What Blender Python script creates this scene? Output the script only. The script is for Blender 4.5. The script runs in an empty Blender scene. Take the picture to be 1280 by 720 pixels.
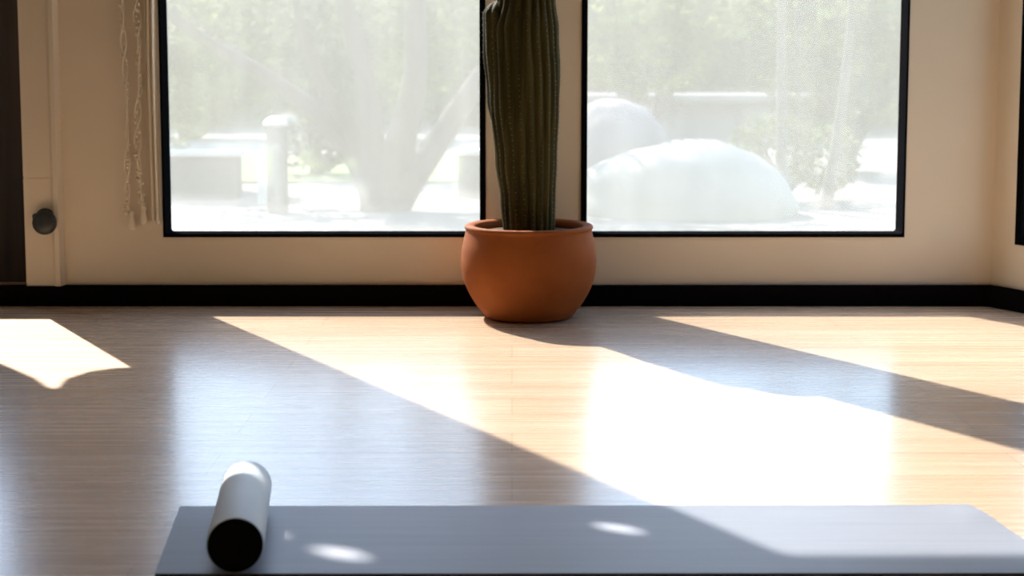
import bpy, bmesh, math, random
from mathutils import Vector, Matrix, noise
random.seed(7)
S = bpy.context.scene
C = S.collection

# ---------------------------------------------------------------- camera model
F, H, TH, SH = 1700.0, 0.9, math.radians(5.2), 105/1700.0
def ray(px, py):
    x = (px-640)/F; u = (360-py)/F - SH
    c, s = math.cos(TH), math.sin(TH)
    return (x, c+u*s, u*c-s)
def fl(px, py, z=0.0):
    r = ray(px, py); t = (z-H)/r[2]
    return (r[0]*t, r[1]*t)
def pl(px, py, d):
    r = ray(px, py); t = d/r[1]
    return (r[0]*t, H+r[2]*t)

cam = bpy.data.cameras.new('camera'); co = bpy.data.objects.new('camera', cam); C.objects.link(co)
co.location = (0, 0, H); co.rotation_euler = (math.radians(90)-TH, 0, 0)
cam.sensor_width = 36; cam.lens = F/1280*36; cam.shift_y = -SH*F/1280
cam.clip_start = .05; cam.clip_end = 300
cam.dof.use_dof = True; cam.dof.focus_distance = 4.0; cam.dof.aperture_fstop = 47.8/15.0
S.camera = co

# ---------------------------------------------------------------- materials
def mat(name, col, rough=.6, spec=.5, **kw):
    m = bpy.data.materials.new(name); m.use_nodes = True
    b = m.node_tree.nodes['Principled BSDF']
    b.inputs['Base Color'].default_value = (*col, 1)
    b.inputs['Roughness'].default_value = rough
    b.inputs['Specular IOR Level'].default_value = spec
    for k, v in kw.items(): b.inputs[k.replace('_', ' ')].default_value = v
    return m
def nd(m, t, **kw):
    n = m.node_tree.nodes.new(t)
    for k, v in kw.items(): setattr(n, k, v)
    return n
def lk(m, a, b): m.node_tree.links.new(a, b)
def noisy(m, c1, c2, scale=(5, 5, 5), ns=1.0, detail=4, bump=0, lo=.3, hi=.7, bdist=.002):
    b = m.node_tree.nodes['Principled BSDF']
    tc = nd(m, 'ShaderNodeTexCoord'); mp = nd(m, 'ShaderNodeMapping'); mp.inputs['Scale'].default_value = scale
    n = nd(m, 'ShaderNodeTexNoise'); n.inputs['Scale'].default_value = ns; n.inputs['Detail'].default_value = detail
    r = nd(m, 'ShaderNodeValToRGB')
    r.color_ramp.elements[0].position = lo; r.color_ramp.elements[0].color = (*c1, 1)
    r.color_ramp.elements[1].position = hi; r.color_ramp.elements[1].color = (*c2, 1)
    lk(m, tc.outputs['Object'], mp.inputs[0]); lk(m, mp.outputs[0], n.inputs[0])
    lk(m, n.outputs[0], r.inputs[0]); lk(m, r.outputs[0], b.inputs['Base Color'])
    if bump:
        bp = nd(m, 'ShaderNodeBump'); bp.inputs['Strength'].default_value = bump; bp.inputs['Distance'].default_value = bdist
        lk(m, n.outputs[0], bp.inputs['Height']); lk(m, bp.outputs[0], b.inputs['Normal'])
    return m

CREAM = noisy(mat('cream_paint', (.7, .58, .43), .55), (.69, .59, .455), (.76, .655, .51), (1.2, 1.2, 1.2), 1, 3)
WHITEW = noisy(mat('warm_plaster', (.7, .6, .5), .8), (.66, .58, .48), (.70, .62, .52), (3, 3, 3), 1, 3)
BLACK = mat('black_metal', (.004, .004, .0045), .9, .0)
BASEB = mat('black_skirting', (.005, .004, .004), .9, .0)
DARKW = noisy(mat('dark_wood', (.05, .03, .02), .5), (.030, .018, .013), (.060, .038, .028), (30, 30, 1.2), 1, 5)

def floor_mat():
    m = mat('oak_boards', (.6, .47, .33), .26, .4)
    b = m.node_tree.nodes['Principled BSDF']
    tc = nd(m, 'ShaderNodeTexCoord')
    br = nd(m, 'ShaderNodeTexBrick'); br.offset = .37; br.offset_frequency = 2
    br.inputs['Scale'].default_value = 1; br.inputs['Brick Width'].default_value = 1.9; br.inputs['Row Height'].default_value = .19
    br.inputs['Mortar Size'].default_value = .0012; br.inputs['Mortar Smooth'].default_value = .3
    br.inputs['Color1'].default_value = (.50, .375, .265, 1); br.inputs['Color2'].default_value = (.54, .41, .295, 1)
    br.inputs['Mortar'].default_value = (.30, .21, .14, 1)
    lk(m, tc.outputs['Object'], br.inputs[0])
    def grain(sc, detail=5):
        mp = nd(m, 'ShaderNodeMapping'); mp.inputs['Scale'].default_value = sc
        n = nd(m, 'ShaderNodeTexNoise'); n.inputs['Scale'].default_value = 1; n.inputs['Detail'].default_value = detail
        lk(m, tc.outputs['Object'], mp.inputs[0]); lk(m, mp.outputs[0], n.inputs[0]); return n
    g1 = grain((1.1, 48, 1)); g2 = grain((.5, 11, 1), 3)
    def ramp(n, a, c, lo, hi):
        r = nd(m, 'ShaderNodeValToRGB'); e = r.color_ramp.elements
        e[0].position = lo; e[0].color = (a, a*.97, a*.94, 1); e[1].position = hi; e[1].color = (c, c, c, 1)
        lk(m, n.outputs[0], r.inputs[0]); return r
    r1 = ramp(g1, .90, 1.03, .33, .66); r2 = ramp(g2, .93, 1.03, .35, .65)
    m1 = nd(m, 'ShaderNodeMixRGB', blend_type='MULTIPLY'); m1.inputs[0].default_value = 1
    m2 = nd(m, 'ShaderNodeMixRGB', blend_type='MULTIPLY'); m2.inputs[0].default_value = 1
    lk(m, br.outputs[0], m1.inputs[1]); lk(m, r1.outputs[0], m1.inputs[2])
    lk(m, m1.outputs[0], m2.inputs[1]); lk(m, r2.outputs[0], m2.inputs[2])
    lk(m, m2.outputs[0], b.inputs['Base Color'])
    rr = nd(m, 'ShaderNodeMapRange'); rr.inputs[3].default_value = .20; rr.inputs[4].default_value = .34
    lk(m, g1.outputs[0], rr.inputs[0]); lk(m, rr.outputs[0], b.inputs['Roughness'])
    bp = nd(m, 'ShaderNodeBump'); bp.inputs['Strength'].default_value = .12; bp.inputs['Distance'].default_value = .001
    lk(m, g1.outputs[0], bp.inputs['Height']); lk(m, bp.outputs[0], b.inputs['Normal'])
    b.inputs['Coat Weight'].default_value = .22; b.inputs['Coat Roughness'].default_value = .16
    return m
FLOOR = floor_mat()

def glass_mat(name, veil=.125, rough=.0):
    m = bpy.data.materials.new(name); m.use_nodes = True
    nt = m.node_tree; nt.nodes.clear()
    out = nd(m, 'ShaderNodeOutputMaterial')
    tr = nd(m, 'ShaderNodeBsdfTransparent'); tl = nd(m, 'ShaderNodeBsdfTranslucent'); gl = nd(m, 'ShaderNodeBsdfGlossy')
    tl.inputs[0].default_value = (.97, .97, .86, 1); gl.inputs['Roughness'].default_value = .02
    tr.inputs[0].default_value = (.97, .985, .975, 1)
    a = nd(m, 'ShaderNodeMixShader'); b = nd(m, 'ShaderNodeMixShader')
    # bright haze of the view put into the glass as a milky veil, slightly streaky
    tc = nd(m, 'ShaderNodeTexCoord'); mp = nd(m, 'ShaderNodeMapping'); mp.inputs['Scale'].default_value = (9, 1, 1.2)
    n = nd(m, 'ShaderNodeTexNoise'); n.inputs['Scale'].default_value = 1; n.inputs['Detail'].default_value = 3
    mr = nd(m, 'ShaderNodeMapRange'); mr.inputs[1].default_value = .25; mr.inputs[2].default_value = .75
    mr.inputs[3].default_value = veil*.9; mr.inputs[4].default_value = veil*1.1
    lk(m, tc.outputs['Object'], mp.inputs[0]); lk(m, mp.outputs[0], n.inputs[0]); lk(m, n.outputs[0], mr.inputs[0])
    rf = nd(m, 'ShaderNodeBsdfRefraction'); rf.inputs['IOR'].default_value = 1.12; rf.inputs['Roughness'].default_value = .22
    mb = nd(m, 'ShaderNodeMixShader'); mb.inputs[0].default_value = .33
    lk(m, tr.outputs[0], mb.inputs[1]); lk(m, rf.outputs[0], mb.inputs[2])
    lk(m, mr.outputs[0], a.inputs[0]); lk(m, mb.outputs[0], a.inputs[1]); lk(m, tl.outputs[0], a.inputs[2])
    b.inputs[0].default_value = .03
    lk(m, a.outputs[0], b.inputs[1]); lk(m, gl.outputs[0], b.inputs[2]); lk(m, b.outputs[0], out.inputs[0])
    return m
GLASS = glass_mat('hazy_glass')

def leaf_mat(name, col, t=.5):
    m = bpy.data.materials.new(name); m.use_nodes = True
    nt = m.node_tree; nt.nodes.clear()
    out = nd(m, 'ShaderNodeOutputMaterial')
    d = nd(m, 'ShaderNodeBsdfDiffuse'); tl = nd(m, 'ShaderNodeBsdfTranslucent'); mx = nd(m, 'ShaderNodeMixShader')
    tc = nd(m, 'ShaderNodeTexCoord'); n = nd(m, 'ShaderNodeTexNoise'); n.inputs['Scale'].default_value = 2.0
    r = nd(m, 'ShaderNodeValToRGB')
    r.color_ramp.elements[0].position = .35; r.color_ramp.elements[0].color = (*[c*.75 for c in col], 1)
    r.color_ramp.elements[1].position = .65; r.color_ramp.elements[1].color = (*[min(1, c*1.2) for c in col], 1)
    lk(m, tc.outputs['Object'], n.inputs[0]); lk(m, n.outputs[0], r.inputs[0])
    lk(m, r.outputs[0], d.inputs[0]); lk(m, r.outputs[0], tl.inputs[0]); mx.inputs[0].default_value = t
    lk(m, d.outputs[0], mx.inputs[1]); lk(m, tl.outputs[0], mx.inputs[2]); lk(m, mx.outputs[0], out.inputs[0])
    return m

# ---------------------------------------------------------------- mesh helpers
def box(bm, a, b):
    vs = [bm.verts.new((x, y, z)) for x in (a[0], b[0]) for y in (a[1], b[1]) for z in (a[2], b[2])]
    for f in ((0, 1, 3, 2), (4, 6, 7, 5), (0, 4, 5, 1), (2, 3, 7, 6), (0, 2, 6, 4), (1, 5, 7, 3)):
        bm.faces.new([vs[i] for i in f])
def prism(bm, poly, y0, y1):                      # poly in x,z extruded along y
    a = [bm.verts.new((x, y0, z)) for x, z in poly]; b = [bm.verts.new((x, y1, z)) for x, z in poly]
    bm.faces.new(a); bm.faces.new(b[::-1])
    n = len(poly)
    for i in range(n): bm.faces.new((a[i], b[i], b[(i+1) % n], a[(i+1) % n]))
def prism_z(bm, poly, z0, z1):
    a = [bm.verts.new((x, y, z0)) for x, y in poly]; b = [bm.verts.new((x, y, z1)) for x, y in poly]
    bm.faces.new(a[::-1]); bm.faces.new(b)
    n = len(poly)
    for i in range(n): bm.faces.new((a[i], a[(i+1) % n], b[(i+1) % n], b[i]))
def lathe(bm, prof, c=(0, 0, 0), n=64, wob=0, seed=0):
    rings = []
    for r, z in prof:
        if r < 1e-5: rings.append([bm.verts.new((c[0], c[1], c[2]+z))]); continue
        rg = []
        for i in range(n):
            a = 2*math.pi*i/n; rr = r
            if wob: rr *= 1+wob*noise.noise((math.cos(a)*1.5, math.sin(a)*1.5, z*3+seed))
            rg.append(bm.verts.new((c[0]+rr*math.cos(a), c[1]+rr*math.sin(a), c[2]+z)))
        rings.append(rg)
    for p, q in zip(rings, rings[1:]):
        for i in range(n):
            j = (i+1) % n
            if len(p) == 1: bm.faces.new((p[0], q[i], q[j]))
            elif len(q) == 1: bm.faces.new((p[i], p[j], q[0]))
            else: bm.faces.new((p[i], p[j], q[j], q[i]))
def tube(bm, pts, rad, n=10):
    pts = [Vector(p) for p in pts]
    rad = rad if isinstance(rad, (list, tuple)) else [rad]*len(pts)
    rings = []
    up = Vector((.13, .97, .21)).normalized()
    for i, p in enumerate(pts):
        t = (pts[min(i+1, len(pts)-1)]-pts[max(i-1, 0)]).normalized()
        u = t.cross(up).normalized(); v = t.cross(u).normalized()
        rings.append([bm.verts.new(p+rad[i]*(math.cos(2*math.pi*k/n)*u+math.sin(2*math.pi*k/n)*v)) for k in range(n)])
    for a, b in zip(rings, rings[1:]):
        for k in range(n): bm.faces.new((a[k], a[(k+1) % n], b[(k+1) % n], b[k]))
    bm.faces.new(rings[0][::-1]); bm.faces.new(rings[-1])
def obj(name, bm, m, parent=None, smooth=False, bevel=0, seg=2, loc=None):
    bmesh.ops.recalc_face_normals(bm, faces=bm.faces)
    me = bpy.data.meshes.new(name); bm.to_mesh(me); bm.free(); me.materials.append(m)
    if smooth:
        for p in me.polygons: p.use_smooth = True
    o = bpy.data.objects.new(name, me); C.objects.link(o)
    if parent is not None:
        o.parent = parent
        o.matrix_parent_inverse = Matrix.Translation(-Vector(parent.location)) if parent.type == 'EMPTY' else Matrix()
    if bevel:
        b = o.modifiers.new('bevel', 'BEVEL'); b.width = bevel; b.segments = seg; b.limit_method = 'ANGLE'
        b.angle_limit = math.radians(35)
        b.harden_normals = False
    return o
def thing(name, label, cat, loc, group=None):
    o = bpy.data.objects.new(name, None); C.objects.link(o); o.location = loc; o.empty_display_size = .05
    if label: o['label'] = label; o['category'] = cat
    if group: o['group'] = group
    return o
def tag(o, label, cat, group=None):
    o['label'] = label; o['category'] = cat
    if group: o['group'] = group
    return o
def struct(name, bm, m, label=None, cat=None, **kw):
    o = obj(name, bm, m, **kw); o['kind'] = 'structure'
    if label: tag(o, label, cat)
    return o
NB = bmesh.new

# ---------------------------------------------------------------- room
W = 5.43            # inner plane of the window wall
OUT = W+.10         # outer edge of the window frames
CEIL = 3.85
AX = -1.935         # right side of the alcove at the left
AY = 6.03           # back of the alcove
XL, YB = -3.5, -3.0
RC = (1.93, W)      # corner with the angled wall
RD = (.46/1.0018, -.89/1.0018)
RL = 2.95
RE = (RC[0]+RD[0]*RL, RC[1]+RD[1]*RL)
XR = RE[0]

bm = NB(); prism_z(bm, [(XL-.1, YB-.1), (XR+.1, YB-.1), (XR+.1, RE[1]), (RC[0]+.12, W+.04), (AX, W+.04), (AX, AY+.05), (XL-.1, AY+.05)], -.08, 0)
struct('floor', bm, FLOOR, 'light oak plank floor running across the room', 'floor')
bm = NB(); prism_z(bm, [(XL-.1, YB-.1), (XR+.1, YB-.1), (XR+.1, RE[1]), (RC[0]+.12, W+.25), (AX, W+.25), (AX, AY+.1), (XL-.1, AY+.1)], CEIL, CEIL+.1)
struct('ceiling', bm, WHITEW, 'plain pale ceiling above the room', 'ceiling')

def wall_sheet(x0, x1, z0, z1, holes, circles, th):
    """wall panel in x,z (y 0..th) with rectangular and round openings"""
    bm = NB()
    R = .0
    xs = sorted(set([x0, x1]+[h[i] for h in holes for i in (0, 1)]+[c[0]+s*(c[2]+.05) for c in circles for s in (-1, 1)]))
    zs = sorted(set([z0, z1]+[h[i] for h in holes for i in (2, 3)]+[c[1]+s*(c[2]+.05) for c in circles for s in (-1, 1)]))
    for xa, xb in zip(xs, xs[1:]):
        for za, zb in zip(zs, zs[1:]):
            cx, cz = (xa+xb)/2, (za+zb)/2
            if any(h[0] < cx < h[1] and h[2] < cz < h[3] for h in holes): continue
            cc = [c for c in circles if abs(cx-c[0]) < c[2]+.05 and abs(cz-c[1]) < c[2]+.05]
            if cc:
                # a cell inside the square round a circle: only handled when it is the full square
                c = cc[0]
                if abs(cx-c[0]) > 1e-4 or abs(cz-c[1]) > 1e-4 or xb-xa < 2*c[2]: raise RuntimeError('cell split')
                n = 32; s = c[2]+.05
                inn, outp = [], []
                for k in range(n):
                    a = 2*math.pi*k/n+math.pi/4; ca, sa = math.cos(a), math.sin(a)
                    q = s/max(abs(ca), abs(sa))
                    inn.append((c[0]+c[2]*ca, c[1]+c[2]*sa)); outp.append((c[0]+q*ca, c[1]+q*sa))
                for y in (0, th):
                    vi = [bm.verts.new((p[0], y, p[1])) for p in inn]; vo = [bm.verts.new((p[0], y, p[1])) for p in outp]
                    for k in range(n): bm.faces.new((vi[k], vi[(k+1) % n], vo[(k+1) % n], vo[k]))
                va = [bm.verts.new((p[0], 0, p[1])) for p in inn]; vb = [bm.verts.new((p[0], th, p[1])) for p in inn]
                for k in range(n): bm.faces.new((va[k], va[(k+1) % n], vb[(k+1) % n], vb[k]))
                continue
            for y in (0, th): bm.faces.new([bm.verts.new(p) for p in ((xa, y, za), (xb, y, za), (xb, y, zb), (xa, y, zb))])
    for h in holes:
        for (p, q) in (((h[0], h[2]), (h[1], h[2])), ((h[1], h[2]), (h[1], h[3])), ((h[1], h[3]), (h[0], h[3])), ((h[0], h[3]), (h[0], h[2]))):
            bm.faces.new([bm.verts.new(v) for v in ((p[0], 0, p[1]), (q[0], 0, q[1]), (q[0], th, q[1]), (p[0], th, p[1]))])
    for (p, q) in (((x0, z0), (x1, z0)), ((x1, z0), (x1, z1)), ((x1, z1), (x0, z1)), ((x0, z1), (x0, z0))):
        bm.faces.new([bm.verts.new(v) for v in ((p[0], 0, p[1]), (q[0], 0, q[1]), (q[0], th, q[1]), (p[0], th, p[1]))])
    bmesh.ops.remove_doubles(bm, verts=bm.verts, dist=1e-5)
    return bm

WZ0, WZ1 = .272, 3.05
W1 = (-1.400, -.105, WZ0, WZ1)
W2 = (.276, 1.575, WZ0, WZ1)
# unseen round holes added high in the wall to throw the light spots
def back(px, py, z=.006, plane=W+.02):
    x, y = fl(px, py, z); d = plane-y
    return (x-SUN[0]*d, z+SUN[1]*d)
SUN = (.63, 1.0)
def cut_holes(o, holes, y0, y1):
    """round holes (x, z, radius) through a wall along y"""
    for (x, z, r_) in holes:
        bm = bmesh.new(); lathe(bm, [(0, 0), (r_, 0), (r_, y1-y0), (0, y1-y0)], n=32)
        bmesh.ops.recalc_face_normals(bm, faces=bm.faces)
        for v in bm.verts: v.co = Vector((x+v.co.x, y0+v.co.z, z-v.co.y))
        me = bpy.data.meshes.new('cut'); bm.to_mesh(me); bm.free()
        c = bpy.data.objects.new('cut', me); C.objects.link(c)
        md = o.modifiers.new('b', 'BOOLEAN'); md.object = c; md.operation = 'DIFFERENCE'; md.solver = 'EXACT'
        bpy.context.view_layer.update()
        nm = bpy.data.meshes.new_from_object(o.evaluated_get(bpy.context.evaluated_depsgraph_get()))
        o.modifiers.clear(); o.data = nm
        bpy.data.objects.remove(c)
SPOT_BACK = [back(774, 661)+(.048,)]
SPOT_ALC = [back(426, 692, .006, 6.055)+(.056,), back(298, 590, .10, 6.055)+(.055,), (-1.90, 3.36, .17)]  # last hole only clears the ray to the mat spot
bm = wall_sheet(AX, RC[0]+.05, 0, CEIL, [W1, W2], [], .04)
bmesh.ops.translate(bm, verts=bm.verts, vec=(0, W, 0))
cut_holes(struct('wall_back', bm, CREAM, 'cream wall with two tall black framed windows', 'wall'), SPOT_BACK, W-.1, W+.14)

def window(nm, r, label, m_glass=GLASS, y0=W-.005, y1=OUT, fl_=.008, fr_=.024, fb_=.014):
    t = thing(nm, label, 'window', ((r[0]+r[1])/2, W, r[2])); t['kind'] = 'structure'
    bm = NB()
    o = [(r[0], r[2]), (r[1], r[2]), (r[1], r[3]), (r[0], r[3])]
    i0 = (r[0]+fl_, r[2]+fb_, r[1]-fr_, r[3]-fb_); rad = .012
    def inner(grow):
        pts = []
        for (cx, cz, a0) in ((i0[0]+rad, i0[1]+rad, 180), (i0[2]-rad, i0[1]+rad, 270), (i0[2]-rad, i0[3]-rad, 0), (i0[0]+rad, i0[3]-rad, 90)):
            for k in range(5):
                a = math.radians(a0+22.5*k); pts.append((cx+rad*math.cos(a), cz+rad*math.sin(a)))
        return pts
    ip = inner(0)
    for y in (y0, y1):
        vo = [bm.verts.new((p[0], y, p[1])) for p in o]; vi = [bm.verts.new((p[0], y, p[1])) for p in ip]
        for c in range(4):
            seg = vi[c*5:c*5+5]
            for k in range(4): bm.faces.new((vo[c], seg[k], seg[k+1]))
            bm.faces.new((vo[c], seg[4], vi[(c*5+5) % 20], vo[(c+1) % 4]))
    bmesh.ops.remove_doubles(bm, verts=bm.verts, dist=1e-6)
    va = [bm.verts.new((p[0], y0, p[1])) for p in ip]; vb = [bm.verts.new((p[0], y1, p[1])) for p in ip]
    for k in range(20): bm.faces.new((va[k], va[(k+1) % 20], vb[(k+1) % 20], vb[k]))
    va = [bm.verts.new((p[0], y0, p[1])) for p in o]; vb = [bm.verts.new((p[0], y1, p[1])) for p in o]
    for k in range(4): bm.faces.new((va[k], va[(k+1) % 4], vb[(k+1) % 4], vb[k]))
    bmesh.ops.remove_doubles(bm, verts=bm.verts, dist=1e-6)
    obj('window_frame', bm, BLACK, t)
    bm = NB(); e = .006
    gy_ = y1-.004; v = [(r[0]+fl_-e, gy_, r[2]+fb_-e), (r[1]-fr_+e, gy_, r[2]+fb_-e), (r[1]-fr_+e, gy_, r[3]-fb_+e), (r[0]+fl_-e, gy_, r[3]-fb_+e)]
    bm.faces.new([bm.verts.new(p) for p in v])
    obj('pane', bm, m_glass, t)
    return t
window('window_1', W1, 'tall black framed window left of the cactus')
window('window_2', W2, 'tall black framed window right of the cactus', fl_=.024, fr_=.008)

# black skirting board along the wall and across the alcove threshold
BZ = pl(640, 358.5, 5.375)[1]
bm = NB(); prism_z(bm, [(XL, 5.375), (RC[0]-.035, 5.375), (RC[0], W), (RC[0], W+.001), (XL, W+.001)], 0, BZ)
struct('baseboard_back', bm, BASEB, 'black baseboard along the window wall', 'baseboard', bevel=.004)

# alcove at the left: dark timber wall with a glazed light out of sight
b2 = wall_sheet(XL, AX, 0, CEIL, [(-2.91, -2.28, .93, 2.25)], [], .05)
bmesh.ops.translate(b2, verts=b2.verts, vec=(0, AY, 0))
cut_holes(struct('wall_back_left', b2, DARKW, 'dark brown timber wall at the far left edge', 'wall'), SPOT_ALC, AY-.1, AY+.15)
bm = NB(); box(bm, (AX-.005, W+.04, 0), (AX+.035, AY, 3.0)); box(bm, (AX-.005, W+.04, 3.0), (AX+.035, 5.78, CEIL))  # upper part cut short to let a light-spot ray through
struct('wall_alcove_side', bm, CREAM, 'cream side of the alcove', 'wall')
t = thing('window_3', 'narrow glazed light in the dark timber wall', 'window', (-2.595, AY, .93)); t['kind'] = 'structure'
bm = NB()
for a, b in (((-2.91, .93), (-2.90, 2.25)), ((-2.286, .93), (-2.28, 2.25)), ((-2.90, .93), (-2.286, .945)), ((-2.90, 2.235), (-2.286, 2.25))):
    box(bm, (a[0], AY-.005, a[1]), (b[0], AY+.05, b[1]))
obj('window_frame', bm, DARKW, t)
# unseen blocker added in the glazed light, its lower edge shapes the left sun patch
def back6(px, py): 
    x, y = fl(px, py); d = AY+.03-y
    return (x-SUN[0]*d, SUN[1]*d)
edge = [back6(-30, 449), back6(0, 455), back6(42, 473), back6(60, 485), back6(70, 487), back6(82, 474), back6(110, 465), back6(140, 461), back6(176, 459), back6(200, 457)]
BLOCKER = noisy(mat('blocker_dark', (.1, .09, .08), .9), (.09, .08, .07), (.12, .1, .09), (40, 40, 40), 1, 2)
bm = NB()
top = 2.26
ring = [(edge[0][0]-.3, top), (edge[0][0]-.3, edge[0][1]-.1)]+edge+[(edge[-1][0]+.1, top)]
ring = [(max(-2.905, min(-2.283, x)), z) for x, z in ring]
rr = []
for p in ring:
    if not rr or (abs(p[0]-rr[-1][0])+abs(p[1]-rr[-1][1])) > 1e-4: rr.append(p)
prism(bm, rr, AY+.02, AY+.04)
tag(obj('patch_blocker', bm, BLOCKER), 'unseen dark blocker added in the alcove window to shape the sun patch', 'curtain')

# left pilaster with a seam and a round knob
PX0, PX1 = pl(32, 300, 5.40)[0], pl(66, 300, 5.40)[0]
PX2 = pl(82, 300, W)[0]
zs = pl(50, 222, 5.40)[1]
bm = NB()
for za, zb in ((BZ-.004, zs-.003), (zs+.003, CEIL)):
    prism_z(bm, [(PX0, W+.02), (PX0, 5.395), (PX1, 5.395), (PX1+.012, 5.385), (PX1+.030, 5.385), (PX2-.003, W-.002), (PX2-.003, W+.02)], za, zb)
prism_z(bm, [(PX0+.002, W+.018), (PX0+.002, 5.398), (PX1, 5.398), (PX1+.012, 5.388), (PX1+.030, 5.388), (PX2-.006, W-.001), (PX2-.006, W+.018)], zs-.004, zs+.004)
struct('trim_1', bm, CREAM, 'cream pilaster with a raised edge left of the window', 'trim')

KN = noisy(mat('dark_knob', (.03, .035, .035), .45), (.016, .018, .018), (.035, .038, .036), (30, 30, 30), 1, 2)
kx, kz = pl(54, 279, 5.33)
t = thing('wall_knob', 'round dark metal knob fixed low on the cream pilaster', 'knob', (kx, 5.395, kz))
def lathe_y(prof, c, n=32):
    bm = NB(); lathe(bm, prof, n=n); 
    for v in bm.verts: v.co = Vector((c[0]+v.co.x, c[1]-v.co.z, c[2]+v.co.y))
    return bm
obj('knob_base', lathe_y([(0, 0), (.040, 0), (.042, .004), (.036, .010), (.016, .014), (.014, .035), (0, .035)], (kx-.012, 5.395, kz+.012)), KN, t, smooth=True)
obj('knob_grip', lathe_y([(0, .026), (.02, .027), (.040, .034), (.048, .046), (.047, .056), (.038, .064), (.02, .068), (0, .069)], (kx, 5.395, kz)), KN, t, smooth=True)
bm = NB(); tube(bm, [(kx-.012, 5.352, kz+.022), (kx-.034, 5.352, kz+.024), (kx-.047, 5.352, kz+.025)], [.017, .015, .010], 14)
obj('latch_tab', bm, KN, t, smooth=True)

# angled wall on the right with its own window
def amap(s, off, z): # s along the wall, off outward
    return (RC[0]+RD[0]*s-RD[1]*off, RC[1]+RD[1]*s+RD[0]*off, z)
A3 = (.118, 1.35, .255, 3.0)
b2 = wall_sheet(0, RL, 0, CEIL, [A3], [], .05)
for v in b2.verts: v.co = Vector(amap(v.co.x, v.co.y, v.co.z))
struct('wall_right_angled', b2, CREAM, 'angled cream wall at the far right edge', 'wall')
t = thing('window_4', 'black framed window in the angled wall at right', 'window', amap(.7, 0, .255)); t['kind'] = 'structure'
bm = NB()
fw = .03
for a, b in (((A3[0], A3[2]), (A3[0]+fw, A3[3])), ((A3[1]-fw, A3[2]), (A3[1], A3[3])), ((A3[0]+fw, A3[2]), (A3[1]-fw, A3[2]+fw)), ((A3[0]+fw, A3[3]-fw), (A3[1]-fw, A3[3]))):
    box(bm, (a[0], -.004, a[1]), (b[0], .16, b[1]))
for v in bm.verts: v.co = Vector(amap(*v.co))
obj('window_frame', bm, BLACK, t)
bm = NB(); bm.faces.new([bm.verts.new(amap(*p)) for p in ((A3[0]+.02, .03, A3[2]+.02), (A3[1]-.02, .03, A3[2]+.02), (A3[1]-.02, .03, A3[3]-.02), (A3[0]+.02, .03, A3[3]-.02))])
obj('pane', bm, GLASS, t)
bm = NB()
prism_z(bm, [amap(.0, 0, 0)[:2], amap(RL-.05, 0, 0)[:2], amap(RL-.05, -.055, 0)[:2], (RC[0]-.035, 5.375)], 0, BZ)
struct('baseboard_right', bm, BASEB, 'black baseboard below the angled wall', 'baseboard')

# remaining shell
bm = NB(); box(bm, (XR, YB, 0), (XR+.08, RE[1]+.05, CEIL)); struct('wall_right', bm, WHITEW)
bm = NB(); box(bm, (XL-.08, YB, 0), (XL, AY, CEIL)); struct('wall_left', bm, WHITEW)
bm = NB(); box(bm, (XL, YB-.08, 0), (XR, YB, CEIL)); struct('wall_front', bm, WHITEW)

# ---------------------------------------------------------------- lace hanging beside the left window
LACE = mat('cream_lace', (.78, .70, .56), .8, .2)
SHEER = mat('pale_voile', (.74, .66, .53), .8, .2)
yk = 5.405
t = thing('lace_hanging', 'pale lace cords and narrow sheer strip hanging beside left window', 'curtain', (pl(176, 0, yk)[0], yk, 2.6))
bm = NB(); tube(bm, [(pl(146, 0, yk)[0], yk, 2.61), (pl(205, 0, yk)[0], yk, 2.61)], .007, 12)
for q in (152, 199):
    x = pl(q, 0, yk)[0]; tube(bm, [(x, yk, 2.61), (x, W+.002, 2.61)], .005, 8)
obj('rod', bm, BLACK, t, smooth=True)
def strand(px, pybot, wpx, seed, wav):
    rnd = random.Random(seed); bm = NB()
    z1 = 2.605; z0 = pl(px, pybot, yk)[1]; n = 150
    w = wpx*yk/1700
    xc = lambda z: pl(px, 200, yk)[0]+(z-1)*(-.0)+wav*math.sin(z*9+seed)*w
    for k in range(2):
        pts = []
        for i in range(n+1):
            z = z1+(z0-z1)*i/n; a = z*26+k*math.pi+seed
            am = w*(.20+.18*math.sin(z*13+seed))
            pts.append((xc(z)+am*math.cos(a), yk+.012*math.sin(a)*.6, z))
        tube(bm, pts, .0032, 6)
    for i in range(95):      # little petals of the lace, denser towards the bottom
        z = z0+(z1-z0)*(i/95)**1.3
        s = w*rnd.uniform(.22, .42); a = rnd.uniform(0, 6.28)
        c = Vector((xc(z)+rnd.uniform(-.25, .25)*w, yk+rnd.uniform(-.006, .006), z))
        u = Vector((math.cos(a), rnd.uniform(-.5, .5), math.sin(a)*1.6)).normalized()*s
        v = Vector((-math.sin(a), rnd.uniform(-.5, .5), math.cos(a))).normalized()*s*.5
        m_ = u.cross(v).normalized()*s*.25
        ring = [bm.verts.new(c+u*math.cos(q)+v*math.sin(q)) for q in [2*math.pi*j/8 for j in range(8)]]
        tp = bm.verts.new(c+m_); bt = bm.verts.new(c-m_)
        for j in range(8):
            bm.faces.new((ring[j], ring[(j+1) % 8], tp)); bm.faces.new((ring[(j+1) % 8], ring[j], bt))
    return bm
obj('cord', strand(159, 268, 10, 1, .12), LACE, t, smooth=True)
obj('cord', strand(175, 262, 13, 5, .18), LACE, t, smooth=True)
def tassel(px, py, h):
    x, z = pl(px, py, yk); bm = NB()
    lathe(bm, [(0, h), (.006, h*.98), (.010, h*.85), (.006, h*.72), (.010, h*.5), (.014, h*.15), (.012, 0), (0, 0)], (x, yk, z), 14, .25, px)
    return bm
obj('tassel', tassel(165, 287, .075), LACE, t, smooth=True)
obj('tassel', tassel(180, 280, .075), LACE, t, smooth=True)
bm = NB()
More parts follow.
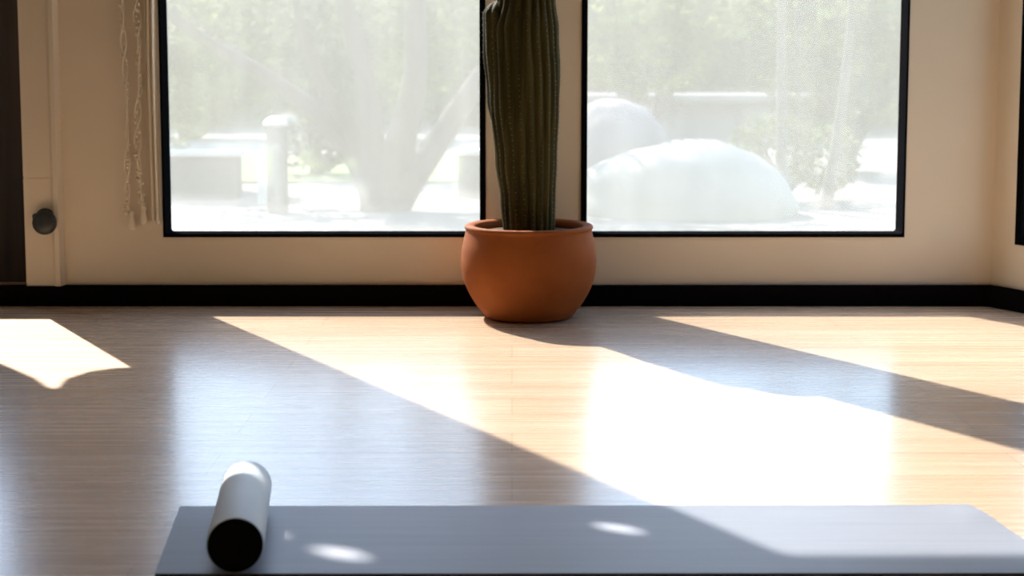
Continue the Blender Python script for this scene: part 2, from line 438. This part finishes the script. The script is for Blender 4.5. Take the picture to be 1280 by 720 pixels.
zt, zb = 2.605, pl(190, 277, yk)[1]
xa, xb = pl(185, 200, yk)[0], pl(199, 200, yk)[0]
n = 24; rows = 40; g = []
for j in range(rows+1):
    z = zb+(zt-zb)*j/rows; row = []
    for i in range(n+1):
        u = i/n
        row.append(bm.verts.new((xa+(xb-xa)*u+.003*math.sin(z*5), yk+.009*math.sin(u*math.pi*5+.4*math.sin(z*4)), z+(.012*math.sin(u*7) if j == 0 else 0))))
    g.append(row)
for a, b in zip(g, g[1:]):
    for i in range(n): bm.faces.new((a[i], a[i+1], b[i+1], b[i]))
o = obj('sheer_strip', bm, SHEER, t, smooth=True)
md = o.modifiers.new('solid', 'SOLIDIFY'); md.thickness = .0015

# ---------------------------------------------------------------- potted cactus
PC = (.064, 5.145)
t = thing('potted_cactus', 'tall ribbed green cactus in a round terracotta pot between the windows', 'cactus', (PC[0], PC[1], 0))
TERRA = noisy(mat('terracotta', (.42, .16, .07), .75, .12), (.21, .056, .011), (.26, .078, .018), (6, 6, 6), 1, 5, bump=.15)
def smooth_prof(pts, n=5):
    out = []
    for i in range(len(pts)-1):
        p0 = pts[max(i-1, 0)]; p1 = pts[i]; p2 = pts[i+1]; p3 = pts[min(i+2, len(pts)-1)]
        for k in range(n):
            s = k/n
            out.append(tuple(.5*((2*p1[q])+(-p0[q]+p2[q])*s+(2*p0[q]-5*p1[q]+4*p2[q]-p3[q])*s*s+(-p0[q]+3*p1[q]-3*p2[q]+p3[q])*s**3) for q in (0, 1)))
    out.append(pts[-1]); return out
RZ = .352
prof = [(0, .002), (.150, .002)]+smooth_prof([(.163, .004), (.178, .018), (.214, .068), (.244, .13), (.2575, .195), (.2555, .255), (.248, .295), (.240, .330), (.2415, .343)], 5)
prof += [(.236, .346), (.214, .340), (.21, .28), (.17, .08), (0, .06)]
bm = NB(); lathe(bm, prof, (PC[0], PC[1], 0), 96)
pot = obj('pot', bm, TERRA, t, smooth=True)
bm = NB(); lathe(bm, [(.225, .338)]+smooth_prof([(.240, .336), (.2445, .342), (.2435, .350), (.236, .3545), (.222, .354), (.208, .350), (.203, .340), (.206, .325)], 4)+[(.225, .338)], (PC[0], PC[1], 0), 96, .012, 2)
obj('rim', bm, TERRA, pot, smooth=True)
SOIL = noisy(mat('soil', (.06, .04, .025), 1, .1), (.05, .03, .02), (.16, .10, .06), (60, 60, 60), 1, 4, bump=.8, bdist=.01)
bm = NB(); lathe(bm, [(.214, .318), (.19, .325), (.12, .332), (.05, .335), (0, .335)], (PC[0], PC[1], 0), 48, .02, 5)
obj('soil', bm, SOIL, t, smooth=True)

CAC = mat('cactus_skin', (.05, .06, .025), .75, .1)
noisy(CAC, (.020, .018, .004), (.066, .054, .016), (40, 40, 1.6), 1, 5, bump=.5, bdist=.006)
SC = PC[1]/1700
def stem_mesh(keys, ribs, depth, ztop, zbot, seed, nz=110):
    """keys: (z, cx, r) ; ribbed column with a rounded top"""
    bm = NB(); rings = []; nn = ribs*10
    def at(z):
        if z <= keys[0][0]: return keys[0][1:]
        for a, b in zip(keys, keys[1:]):
            if z <= b[0]:
                s = (z-a[0])/(b[0]-a[0]); s = s*s*(3-2*s)
                return (a[1]+(b[1]-a[1])*s, a[2]+(b[2]-a[2])*s)
        return keys[-1][1:]
    rt = at(ztop)[1]
    for j in range(nz+1):
        z = zbot+(ztop-zbot)*(1-(1-j/nz)**1.6)
        cx, r = at(z)
        dz = ztop-z
        cap = math.sqrt(max(0, 1-(max(0, rt-dz)/rt)**2)) if dz < rt else 1
        r *= max(cap, .02)
        rg = []
        for k in range(nn):
            a = 2*math.pi*k/nn
            tw = .10*math.sin(z*3+seed)
            rib = abs(math.cos((a+tw)*ribs/2))**.75           # rounded ribs, sharp furrows
            w = .030*noise.noise((math.cos(a)*2, math.sin(a)*2, z*2.2+seed))+.018*noise.noise((math.cos(a)*5, math.sin(a)*5, z*9+seed))
            rr = r*(1-depth+depth*rib+w)
            rg.append(bm.verts.new((cx+rr*math.cos(a), PC[1]+rr*math.sin(a)*.95, z)))
        rings.append(rg)
    for a, b in zip(rings, rings[1:]):
        for k in range(nn): bm.faces.new((a[k], a[(k+1) % nn], b[(k+1) % nn], b[k]))
    bm.faces.new(rings[-1]); bm.faces.new(rings[0][::-1])
    return bm, at
def kx_(py, pl_, pr_):
    x0, z = pl(pl_, py, PC[1]); x1, _ = pl(pr_, py, PC[1]); return (z, (x0+x1)/2, (x1-x0)/2*1.02)
keys = sorted([kx_(290, 629, 693), kx_(250, 626, 694), kx_(200, 620, 696), kx_(130, 613, 699), kx_(100, 613, 699.5), kx_(40, 612, 698), kx_(0, 622, 694), kx_(-40, 626, 690)])
bm, at1 = stem_mesh(keys, 21, .12, 1.29, .30, 3)
stem = obj('stem', bm, CAC, t, smooth=True)
keys2 = sorted([kx_(190, 622, 650), kx_(120, 609, 650), kx_(60, 604, 650), kx_(20, 603.5, 648), kx_(-4, 606, 640)])
bm, at2 = stem_mesh(keys2, 10, .12, pl(620, 1, PC[1])[1], pl(620, 190, PC[1])[1], 9, 70)
arm = obj('side_stem', bm, CAC, t, smooth=True)
SPN = mat('spines', (.20, .18, .10), .7)
def spines(at, ribs, z0, z1, seed, parent, n):
    rnd = random.Random(seed); bm = NB()
    for j in range(n):
        z = z0+(z1-z0)*j/n
        cx, r = at(z)
        tw = .10*math.sin(z*3+(3 if ribs == 21 else 9))
        for k in range(ribs):
            a = 2*math.pi*k/ribs-tw
            c = Vector((cx+r*.985*math.cos(a), PC[1]+r*.985*math.sin(a)*.95, z+rnd.uniform(-.004, .004)))
            for q in range(3):
                d = Vector((math.cos(a)+rnd.uniform(-.7, .7), math.sin(a)+rnd.uniform(-.7, .7), rnd.uniform(-.6, .9))).normalized()*rnd.uniform(.004, .009)
                s = d.cross(Vector((0, 0, 1))).normalized()*.0004; u = d.cross(s).normalized()*.0007
                tip = bm.verts.new(c+d); bs = [bm.verts.new(c+s), bm.verts.new(c-s*.5+u), bm.verts.new(c-s*.5-u)]
                for i in range(3): bm.faces.new((bs[i], bs[(i+1) % 3], tip))
    o = obj('spines', bm, SPN, parent); o['kind'] = 'stuff'
spines(at1, 21, .36, 1.2, 1, stem, 42)
spines(at2, 10, .80, 1.17, 2, arm, 18)

# ---------------------------------------------------------------- yoga mat
MATM = noisy(mat('mat_top', (.36, .39, .44), .5, .22), (.195, .21, .25), (.225, .24, .28), (2, 60, 1), 1, 4, bump=.1, bdist=.0008)
MATE = mat('mat_shaded_layer', (.012, .014, .02), .8, .2)  # shade along the near edge painted in as a black lower layer
th = .0065
fa, fb = fl(225, 632.5, th), fl(1212, 631, th)
na, nb_ = fl(193, 717, th), (1.03, fl(900, 716, th)[1])
t = thing('yoga_mat', 'thin blue grey yoga mat lying flat on the wooden floor', 'mat', ((fa[0]+fb[0])/2, (fa[1]+na[1])/2, 0))
def mat_sheet(z0, z1, inset):
    bm = NB(); nx, ny = 120, 24; G = {}
    for s, zz in ((0, z0), (1, z1)):
        for i in range(nx+1):
            for j in range(ny+1):
                u, v = i/nx, j/ny
                u2 = inset+(1-2*inset)*u; v2 = inset*3+(1-6*inset)*v
                x = (na[0]*(1-u2)+nb_[0]*u2)*(1-v2)+(fa[0]*(1-u2)+fb[0]*u2)*v2
                y = (na[1]*(1-u2)+nb_[1]*u2)*(1-v2)+(fa[1]*(1-u2)+fb[1]*u2)*v2
                # a soft lifted ripple at the far right corner
                r2 = ((u-.985)/.03)**2+((v-.80)/.16)**2
                lift = .007*math.exp(-r2)*v
                # rounded corners
                cr = .03
                G[s, i, j] = bm.verts.new((x, y, zz+lift))
    for i in range(nx):
        for j in range(ny):
            bm.faces.new((G[1, i, j], G[1, i+1, j], G[1, i+1, j+1], G[1, i, j+1]))
            bm.faces.new((G[0, i, j], G[0, i, j+1], G[0, i+1, j+1], G[0, i+1, j]))
    for i in range(nx):
        for j in (0, ny): bm.faces.new((G[0, i, j], G[0, i+1, j], G[1, i+1, j], G[1, i, j]))
    for j in range(ny):
        for i in (0, nx): bm.faces.new((G[0, i, j], G[0, i, j+1], G[1, i, j+1], G[1, i, j]))
    return bm
obj('mat_top', mat_sheet(.0048, th, 0), MATM, t)
obj('mat_shaded_layer', mat_sheet(.0003, .0047, .0006), MATE, t)

# ---------------------------------------------------------------- foam roller
r = .0515
pf = (fl(294, 720, th)[0], 0)
fy = fl(294, 719, th)[1]+.012
A = Vector((pl(294, 684, fy)[0], fy, th+r)); 
by = fy+.375
B = Vector((pl(308.5, 600, by)[0], by, th+r))
t = thing('foam_roller', 'pale grey foam roller with black end lying on left of mat', 'foam roller', (A.x, (fy+by)/2, th))
ax = (B-A).normalized(); L = (B-A).length
FOAM = noisy(mat('pale_foam', (.55, .57, .57), .6, .3), (.60, .67, .71), (.66, .72, .75), (12, 12, 12), 1, 4, bump=.12, bdist=.001)
ENDM = mat('black_end', (.004, .004, .004), .8, .1)
rot = Vector((0, 0, 1)).rotation_difference(ax).to_matrix().to_4x4()
def along(prof, n=64):
    bm = NB(); lathe(bm, prof, n=n)
    bmesh.ops.transform(bm, matrix=Matrix.Translation(A) @ rot, verts=bm.verts); return bm
obj('foam_body', along([(r*.985, 0), (r, .003), (r, L-.008), (r*.985, L-.003), (r*.94, L), (r*.45, L), (r*.45, .03), (r*.7, .004), (r*.985, 0)]), FOAM, t, smooth=True)
obj('end_cap', along([(0, -.003), (r*.80, -.003), (r*.965, -.002), (r*.982, .0015), (r*.965, .003), (r*.7, .0035), (0, .0035)]), ENDM, t, smooth=True)
obj('end_cap', along([(0, L-.001), (r*.40, L-.001), (r*.43, L+.001), (r*.40, L+.003), (0, L+.003)]), ENDM, t, smooth=True)

# ---------------------------------------------------------------- outdoors
GZ = -.10
GRND = noisy(mat('pale_gravel', (.5, .48, .44), .95, .1), (.10, .098, .09), (.15, .145, .138), (1.2, 1.2, 1.2), 1, 6)
bm = NB(); prism_z(bm, [(-40, W+.7), (40, W+.7), (40, 60), (-40, 60)], GZ-.2, GZ)
struct('ground', bm, GRND, 'pale gravel garden ground beyond the windows', 'ground')
LAWN = noisy(mat('lawn', (.2, .28, .1), .95, .1), (.08, .12, .04), (.13, .17, .065), (3, 3, 3), 1, 6)
bm = NB(); prism_z(bm, [(-4.2, 13.2), (-.2, 13.2), (0, 17.5), (-6, 17.5)], GZ, GZ+.02)
struct('lawn', bm, LAWN, 'green lawn patch seen through the left window', 'lawn')

STONE = noisy(mat('pale_render', (.5, .49, .47), .9, .1), (.07, .066, .067), (.10, .096, .096), (4, 4, 4), 1, 4)
CAPM = noisy(mat('white_coping', (.8, .8, .78), .7, .2), (.45, .45, .43), (.52, .52, .5), (4, 4, 4), 1, 3)
def gwall(x0, x1, y, h, label, th_=.22):
    t = thing('garden_wall', label, 'garden wall', ((x0+x1)/2, y, GZ))
    bm = NB(); box(bm, (x0, y, GZ), (x1, y+th_, GZ+h)); obj('wall_body', bm, STONE, t, bevel=.01)
    bm = NB(); box(bm, (x0-.03, y-.03, GZ+h), (x1+.03, y+th_+.03, GZ+h+.05)); obj('coping', bm, CAPM, t, bevel=.012)
gy = 11.4
gwall(pl(120, 200, gy)[0], pl(296, 200, gy)[0], gy, .36, 'low grey garden wall with white coping at left of left window')
gwall(pl(572, 200, gy+.2)[0], pl(640, 200, gy)[0], gy+.2, .36, 'low grey garden wall with white coping right of the bare tree')
py_ = 10.2
px0, px1 = pl(333, 200, py_)[0], pl(356, 200, py_)[0]
t = thing('gate_post', 'grey garden post with white cap left of the bare tree', 'post', ((px0+px1)/2, py_, GZ))
bm = NB(); zt = pl(340, 158, py_)[1]; box(bm, (px0, py_, GZ), (px1, py_+.14, zt)); obj('post_shaft', bm, STONE, t, bevel=.008)
bm = NB(); cx = (px0+px1)/2
lathe(bm, [(0, 0), (.085, 0), (.095, .01), (.09, .03), (.06, .06), (.02, .075), (0, .077)], (cx-.01, py_+.07, zt), 24); obj('post_cap', bm, CAPM, t, smooth=True)
px0, px1 = pl(322, 230, 10.9)[0], pl(331, 230, 10.9)[0]
t = thing('gate_post', 'short slim pale post just behind the capped garden post', 'post', ((px0+px1)/2, 10.9, GZ))
bm = NB(); box(bm, (px0, 10.9, GZ), (px1, 10.98, pl(325, 190, 10.9)[1])); obj('post_shaft', bm, CAPM, t, bevel=.008)

BARK = noisy(mat('bark', (.23, .18, .16), .95, .1), (.05, .038, .037), (.085, .068, .065), (8, 8, 2), 1, 5, bump=.5, bdist=.02)
def skin_tree(name, label, cat, base, paths, m=BARK):
    t = thing(name, label, cat, base)
    bm = NB()
    for pts, rad in paths:
        # resample with a soft curve
        P = []; R = []
        for i in range(len(pts)-1):
            p0, p1, p2, p3 = (Vector(pts[max(i-1, 0)]), Vector(pts[i]), Vector(pts[i+1]), Vector(pts[min(i+2, len(pts)-1)]))
            for k in range(6):
                s = k/6
                P.append(.5*((2*p1)+(-p0+p2)*s+(2*p0-5*p1+4*p2-p3)*s*s+(-p0+3*p1-3*p2+p3)*s**3)); R.append(rad[i]+(rad[i+1]-rad[i])*s)
        P.append(Vector(pts[-1])); R.append(rad[-1])
        tube(bm, P, R, 12)
    obj('trunk', bm, m, t, smooth=True)
    return t
def leaves(name, blobs, n, size, m, parent=None, seed=0):
    rnd = random.Random(seed); bm = NB()
    for (c, rx, ry, rz, wgt) in blobs:
        for _ in range(int(n*wgt)):
            d = Vector((rnd.gauss(0, 1), rnd.gauss(0, 1), rnd.gauss(0, 1))).normalized()*rnd.uniform(.55, 1)**.6
            p = Vector(c)+Vector((d.x*rx, d.y*ry, d.z*rz))
            a = Vector((rnd.uniform(-1, 1), rnd.uniform(-1, 1), rnd.uniform(-.6, .6))).normalized(); b_ = a.cross(Vector((rnd.uniform(-1, 1), rnd.uniform(-1, 1), 1))).normalized()
            s = size*rnd.uniform(.6, 1.3)
            bm.faces.new([bm.verts.new(q) for q in (p-a*s, p-b_*s*.5-a*s*.1, p+a*s, p+b_*s*.5-a*s*.1)])
    return obj(name, bm, m, parent)
ty = 10.4
def tp(px, py, dy=0): 
    x, z = pl(px, py, ty+dy); return (x, ty+dy, z)
paths = [
 ([(*tp(478, 282)[:2], GZ-.05), tp(476, 262), tp(470, 235), tp(447, 200, .1), tp(405, 150, .2), tp(330, 95, .4), tp(240, 40, .6), tp(150, -40, .8)], [.22, .17, .15, .10, .085, .07, .05, .03]),
 ([tp(476, 262), tp(470, 215), tp(462, 160), tp(455, 90, .1), tp(430, 0, .2), tp(410, -160, .3)], [.17, .13, .10, .08, .07, .04]),
 ([tp(482, 262), tp(492, 215), tp(505, 160, -.1), tp(520, 90, -.2), tp(520, 0, -.2), tp(545, -160, -.3)], [.17, .14, .11, .09, .08, .04]),
 ([tp(484, 266), tp(512, 225), tp(545, 180, .2), tp(585, 120, .3), tp(640, 40, .5), tp(700, -60, .6)], [.16, .12, .10, .085, .07, .04]),
 ([tp(447, 200, .1), tp(430, 150), tp(390, 80), tp(370, 0)], [.08, .06, .05, .035]),
]
MG = leaf_mat('leaf_mid', (.085, .105, .05)); LG = leaf_mat('leaf_light', (.115, .14, .06)); DG = leaf_mat('leaf_grey', (.08, .09, .067))
tr = skin_tree('garden_tree', 'spreading multi trunk tree behind the left window', 'tree', (tp(478, 282)[0], ty, GZ), paths)
leaves('foliage', [((-2.6, 11.6, 1.75), .9, .7, .6, 1), ((-1.2, 11.6, 2.2), 1.1, .8, .8, 1.3), ((.1, 11.4, 2.1), 1.0, .7, .7, 1.1), ((-.9, 10.9, 1.7), 1.0, .6, .5, .6)], 700, .055, DG, tr, 4)
def bush(name, label, cat, blobs, n, size, m, seed, stemr=.03):
    c = blobs[0][0]
    t = thing(name, label, cat, (c[0], c[1], GZ))
    bm = NB(); rnd = random.Random(seed)
    for (cc, rx, ry, rz, w) in blobs:
        for k in range(3):
            tube(bm, [(c[0]+rnd.uniform(-.1, .1), c[1], GZ-.02), (c[0]*.5+cc[0]*.5+rnd.uniform(-.1, .1), cc[1], (GZ+cc[2])/2), (cc[0]+rnd.uniform(-.4, .4)*rx, cc[1], cc[2]+.3*rz)], [stemr, stemr*.8, stemr*.4], 8)
    obj('trunk', bm, BARK, t, smooth=True)
    leaves('foliage', blobs, n, size, m, t, seed+1)
bush('leafy_shrub', 'light green leafy shrub behind the low wall at far left', 'shrub', [((-3.6, 13.0, .75), .68, .5, .75, 1), ((-3.45, 13.0, 1.45), .7, .5, .6, .8), ((-4.1, 13.3, 1.5), .7, .5, .7, .8)], 1100, .07, LG, 11)
bush('leafy_shrub', 'grey green leafy shrub behind the capped garden post', 'shrub', [((-2.05, 14.3, .65), .55, .5, .75, 1), ((-2.0, 14.3, 1.4), .6, .5, .5, .6)], 1000, .07, DG, 21)
bush('leafy_shrub', 'low leafy shrub at the right of the pale boulder', 'shrub', [((2.15, 11.2, .32), .40, .3, .32, 1), ((2.6, 11.3, .25), .3, .3, .3, .7)], 700, .045, MG, 31, .02)
bush('leafy_tree', 'yellow green leafy tree at upper left of the right window', 'tree', [((1.5, 16.0, 1.2), .9, .6, .5, 1), ((1.0, 16, 1.9), 1.0, .6, .6, 1), ((2.3, 16.3, 1.9), .9, .6, .6, .8)], 900, .08, LG, 41, .07)
bush('leafy_tree', 'mid green leafy tree at upper right of the right window', 'tree', [((3.6, 15.0, .9), .9, .6, .6, 1), ((3.2, 15, 1.7), .9, .6, .6, 1), ((4.6, 15.2, 1.5), .9, .6, .8, 1)], 900, .08, MG, 51, .07)
bush('leafy_tree', 'pale leafy tree filling the gap behind the grey house', 'tree', [((2.4, 27, 2.0), 2.4, 1, 1.8, 1.4), ((0.1, 27, 2.2), 2.0, 1, 2.0, 1.2), ((5.9, 27, 2.2), 2.2, 1, 2, 1.3)], 1300, .17, DG, 61, .12)
bush('leafy_tree', 'broad grey green tree beyond the lawn on the left', 'tree', [((-5.6, 23.5, 2.0), 2.2, 1, 1.9, 1.3), ((-2.4, 23.5, 2.1), 2.0, 1, 1.8, 1.2)], 1300, .16, MG, 71, .12)

# tall clipped hedge closing the garden
HEDGE = leaf_mat('hedge_green', (.10, .115, .075), .1)
bm = NB(); nx, nz = 260, 46; g = []
for j in range(nz+1):
    row = []
    for i in range(nx+1):
        x = -13+27*i/nx; z = GZ-.05+4.3*j/nz
        d = noise.noise((x*.7, 0, z*.7))*.5+noise.noise((x*2.3, 3, z*2.3))*.28+noise.noise((x*7, 5, z*7))*.12
        if j == nz: z += .5*noise.noise((x*.9, 9, 0))
        row.append(bm.verts.new((x, 29.5+d-.012*(z-2)**2, z)))
    g.append(row)
bk = [bm.verts.new((v.co.x, 31.0, v.co.z)) for v in g[-1]]; bb = [bm.verts.new((v.co.x, 31.0, v.co.z)) for v in g[0]]
for a, b in zip(g+[bk], g[1:]+[bk]):
    if a is b: continue
    for i in range(nx): bm.faces.new((a[i], a[i+1], b[i+1], b[i]))
for i in range(nx): bm.faces.new((bk[i], bk[i+1], bb[i+1], bb[i]))
tag(obj('tall_hedge', bm, HEDGE), 'tall grey green hedge closing off the far end of the garden', 'hedge')

# low house far behind the right window
HW = noisy(mat('house_render', (.38, .36, .36), .9, .1), (.12, .11, .115), (.15, .14, .14), (1, 1, 1), 1, 3)
HG = mat('house_glass', (.10, .11, .12), .3, .5)
HR = noisy(mat('roof_tiles', (.25, .22, .22), .8, .2), (.10, .09, .09), (.13, .12, .12), (3, 3, 3), 1, 3)
hy = 21.0
x0, zt = pl(700, 128, hy); x1, _ = pl(1010, 128, hy)
t = thing('low_house', 'low grey house far beyond the right window', 'house', ((x0+x1)/2, hy, GZ))
bm = NB(); box(bm, (x0, hy, GZ), (x1, hy+3, zt)); obj('house_wall', bm, HW, t)
bm = NB(); prism_z(bm, [(x0-.25, hy-.3), (x1+.25, hy-.3), (x1+.25, hy+3.3), (x0-.25, hy+3.3)], zt, zt+.12); obj('roof', bm, HR, t, bevel=.02)
for a, b in ((745, 818), (925, 990)):
    xa, za = pl(a, 165, hy); xb, zb = pl(b, 133, hy); za -= .25
    bm = NB(); box(bm, (xa, hy-.04, za), (xb, hy+.02, zb)); f = obj('house_window', bm, CAPM if 0 else HW, t)
    bm = NB(); box(bm, (xa+.05, hy-.05, za+.05), (xb-.05, hy-.035, zb-.05)); obj('window_glass', bm, HG, f)

# pale rounded boulder, and a rounder darker one behind it
ROCK = noisy(mat('pale_rock', (.62, .62, .58), .85, .2), (.17, .165, .15), (.23, .225, .205), (2.5, 2.5, 2.5), 1, 6, bump=.4, bdist=.03)
ROCK2 = noisy(mat('grey_rock', (.30, .28, .29), .9, .2), (.10, .09, .10), (.14, .13, .14), (2.5, 2.5, 2.5), 1, 6, bump=.4, bdist=.03)
def boulder(label, c, rx, ry, rz, m, seed):
    bm = NB(); bmesh.ops.create_icosphere(bm, subdivisions=5, radius=1)
    for v in bm.verts:
        d = v.co.normalized(); k = 1+.10*noise.noise(d*1.3+Vector((seed, 0, 0)))+.03*noise.noise(d*4+Vector((seed, 3, 0)))
        z = d.z*rz*k
        v.co = Vector((c[0]+d.x*rx*k*(1.0 if d.z > 0 else .95), c[1]+d.y*ry*k, max(c[2]+z, c[2]-.03)))
    o = obj('boulder', bm, m, smooth=True); tag(o, label, 'boulder'); return o
bx, _ = pl(862, 190, 10.0)
boulder('large pale rounded boulder low in the right window', (bx, 10.2, GZ), .86, .55, .56, ROCK, 3)
bx, _ = pl(768, 170, 13.0)
boulder('darker grey boulder behind the large pale boulder', (bx, 13.2, GZ), .62, .5, .80, ROCK2, 8)
# two slim pale trunks at the right
for (q, wob, lab) in ((977, 0, 'slim pale tree trunk just right of the large boulder'), (1034, 8, 'slim leaning pale tree trunk nearest the right frame')):
    y = 10.6
    b0 = pl(q, 288, y); pts = [(b0[0], y, GZ-.03), (pl(q, 250, y)[0], y, pl(q, 250, y)[1]), (pl(q+wob, 200, y)[0], y, pl(q, 200, y)[1]), (pl(q+wob*2.5, 120, y)[0], y, pl(q, 120, y)[1]), (pl(q+wob*4, 0, y)[0], y, pl(q, 0, y)[1]), (pl(q+wob*5, -150, y)[0], y, pl(q, -150, y)[1])]
    tr = skin_tree('slim_tree', lab, 'tree', (b0[0], y, GZ), [(pts, [.065, .05, .045, .04, .03, .02])], STONE)
    leaves('foliage', [((pts[-1][0], y, pts[-1][2]), .24, .24, .4, 1)], 500, .05, LG, tr, 80+q)

# ---------------------------------------------------------------- light
sd = Vector((SUN[0], -1, -SUN[1])).normalized()
sl = bpy.data.lights.new('sun', 'SUN'); sl.energy = 16; sl.angle = math.radians(.53); sl.color = (1, .94, .86)
so = bpy.data.objects.new('sun', sl); C.objects.link(so); so.rotation_euler = sd.to_track_quat('-Z', 'Y').to_euler()
so.location = (-6, 15, 10)
w = bpy.data.worlds.new('sky'); S.world = w; w.use_nodes = True
nt = w.node_tree; bg = nt.nodes['Background']
sk = nt.nodes.new('ShaderNodeTexSky'); sk.sky_type = 'NISHITA'; sk.sun_disc = False
sk.sun_elevation = math.asin(-sd.z); sk.sun_rotation = math.atan2(-sd.x, -sd.y)
sk.air_density = 1.2; sk.dust_density = .5; sk.ozone_density = 2.5
nt.links.new(sk.outputs[0], bg.inputs[0]); bg.inputs[1].default_value = .60

vs = S.view_settings
S.display_settings.display_device = 'sRGB'
vs.view_transform = 'Standard'; vs.look = 'None'; vs.gamma = 1; vs.use_curve_mapping = False
vs.exposure = 0.35
S.cycles.max_bounces = 12; S.cycles.diffuse_bounces = 8; S.cycles.transparent_max_bounces = 16
S.cycles.use_denoising = True
S.cycles.sample_clamp_indirect = 8
S.cycles.caustics_reflective = False
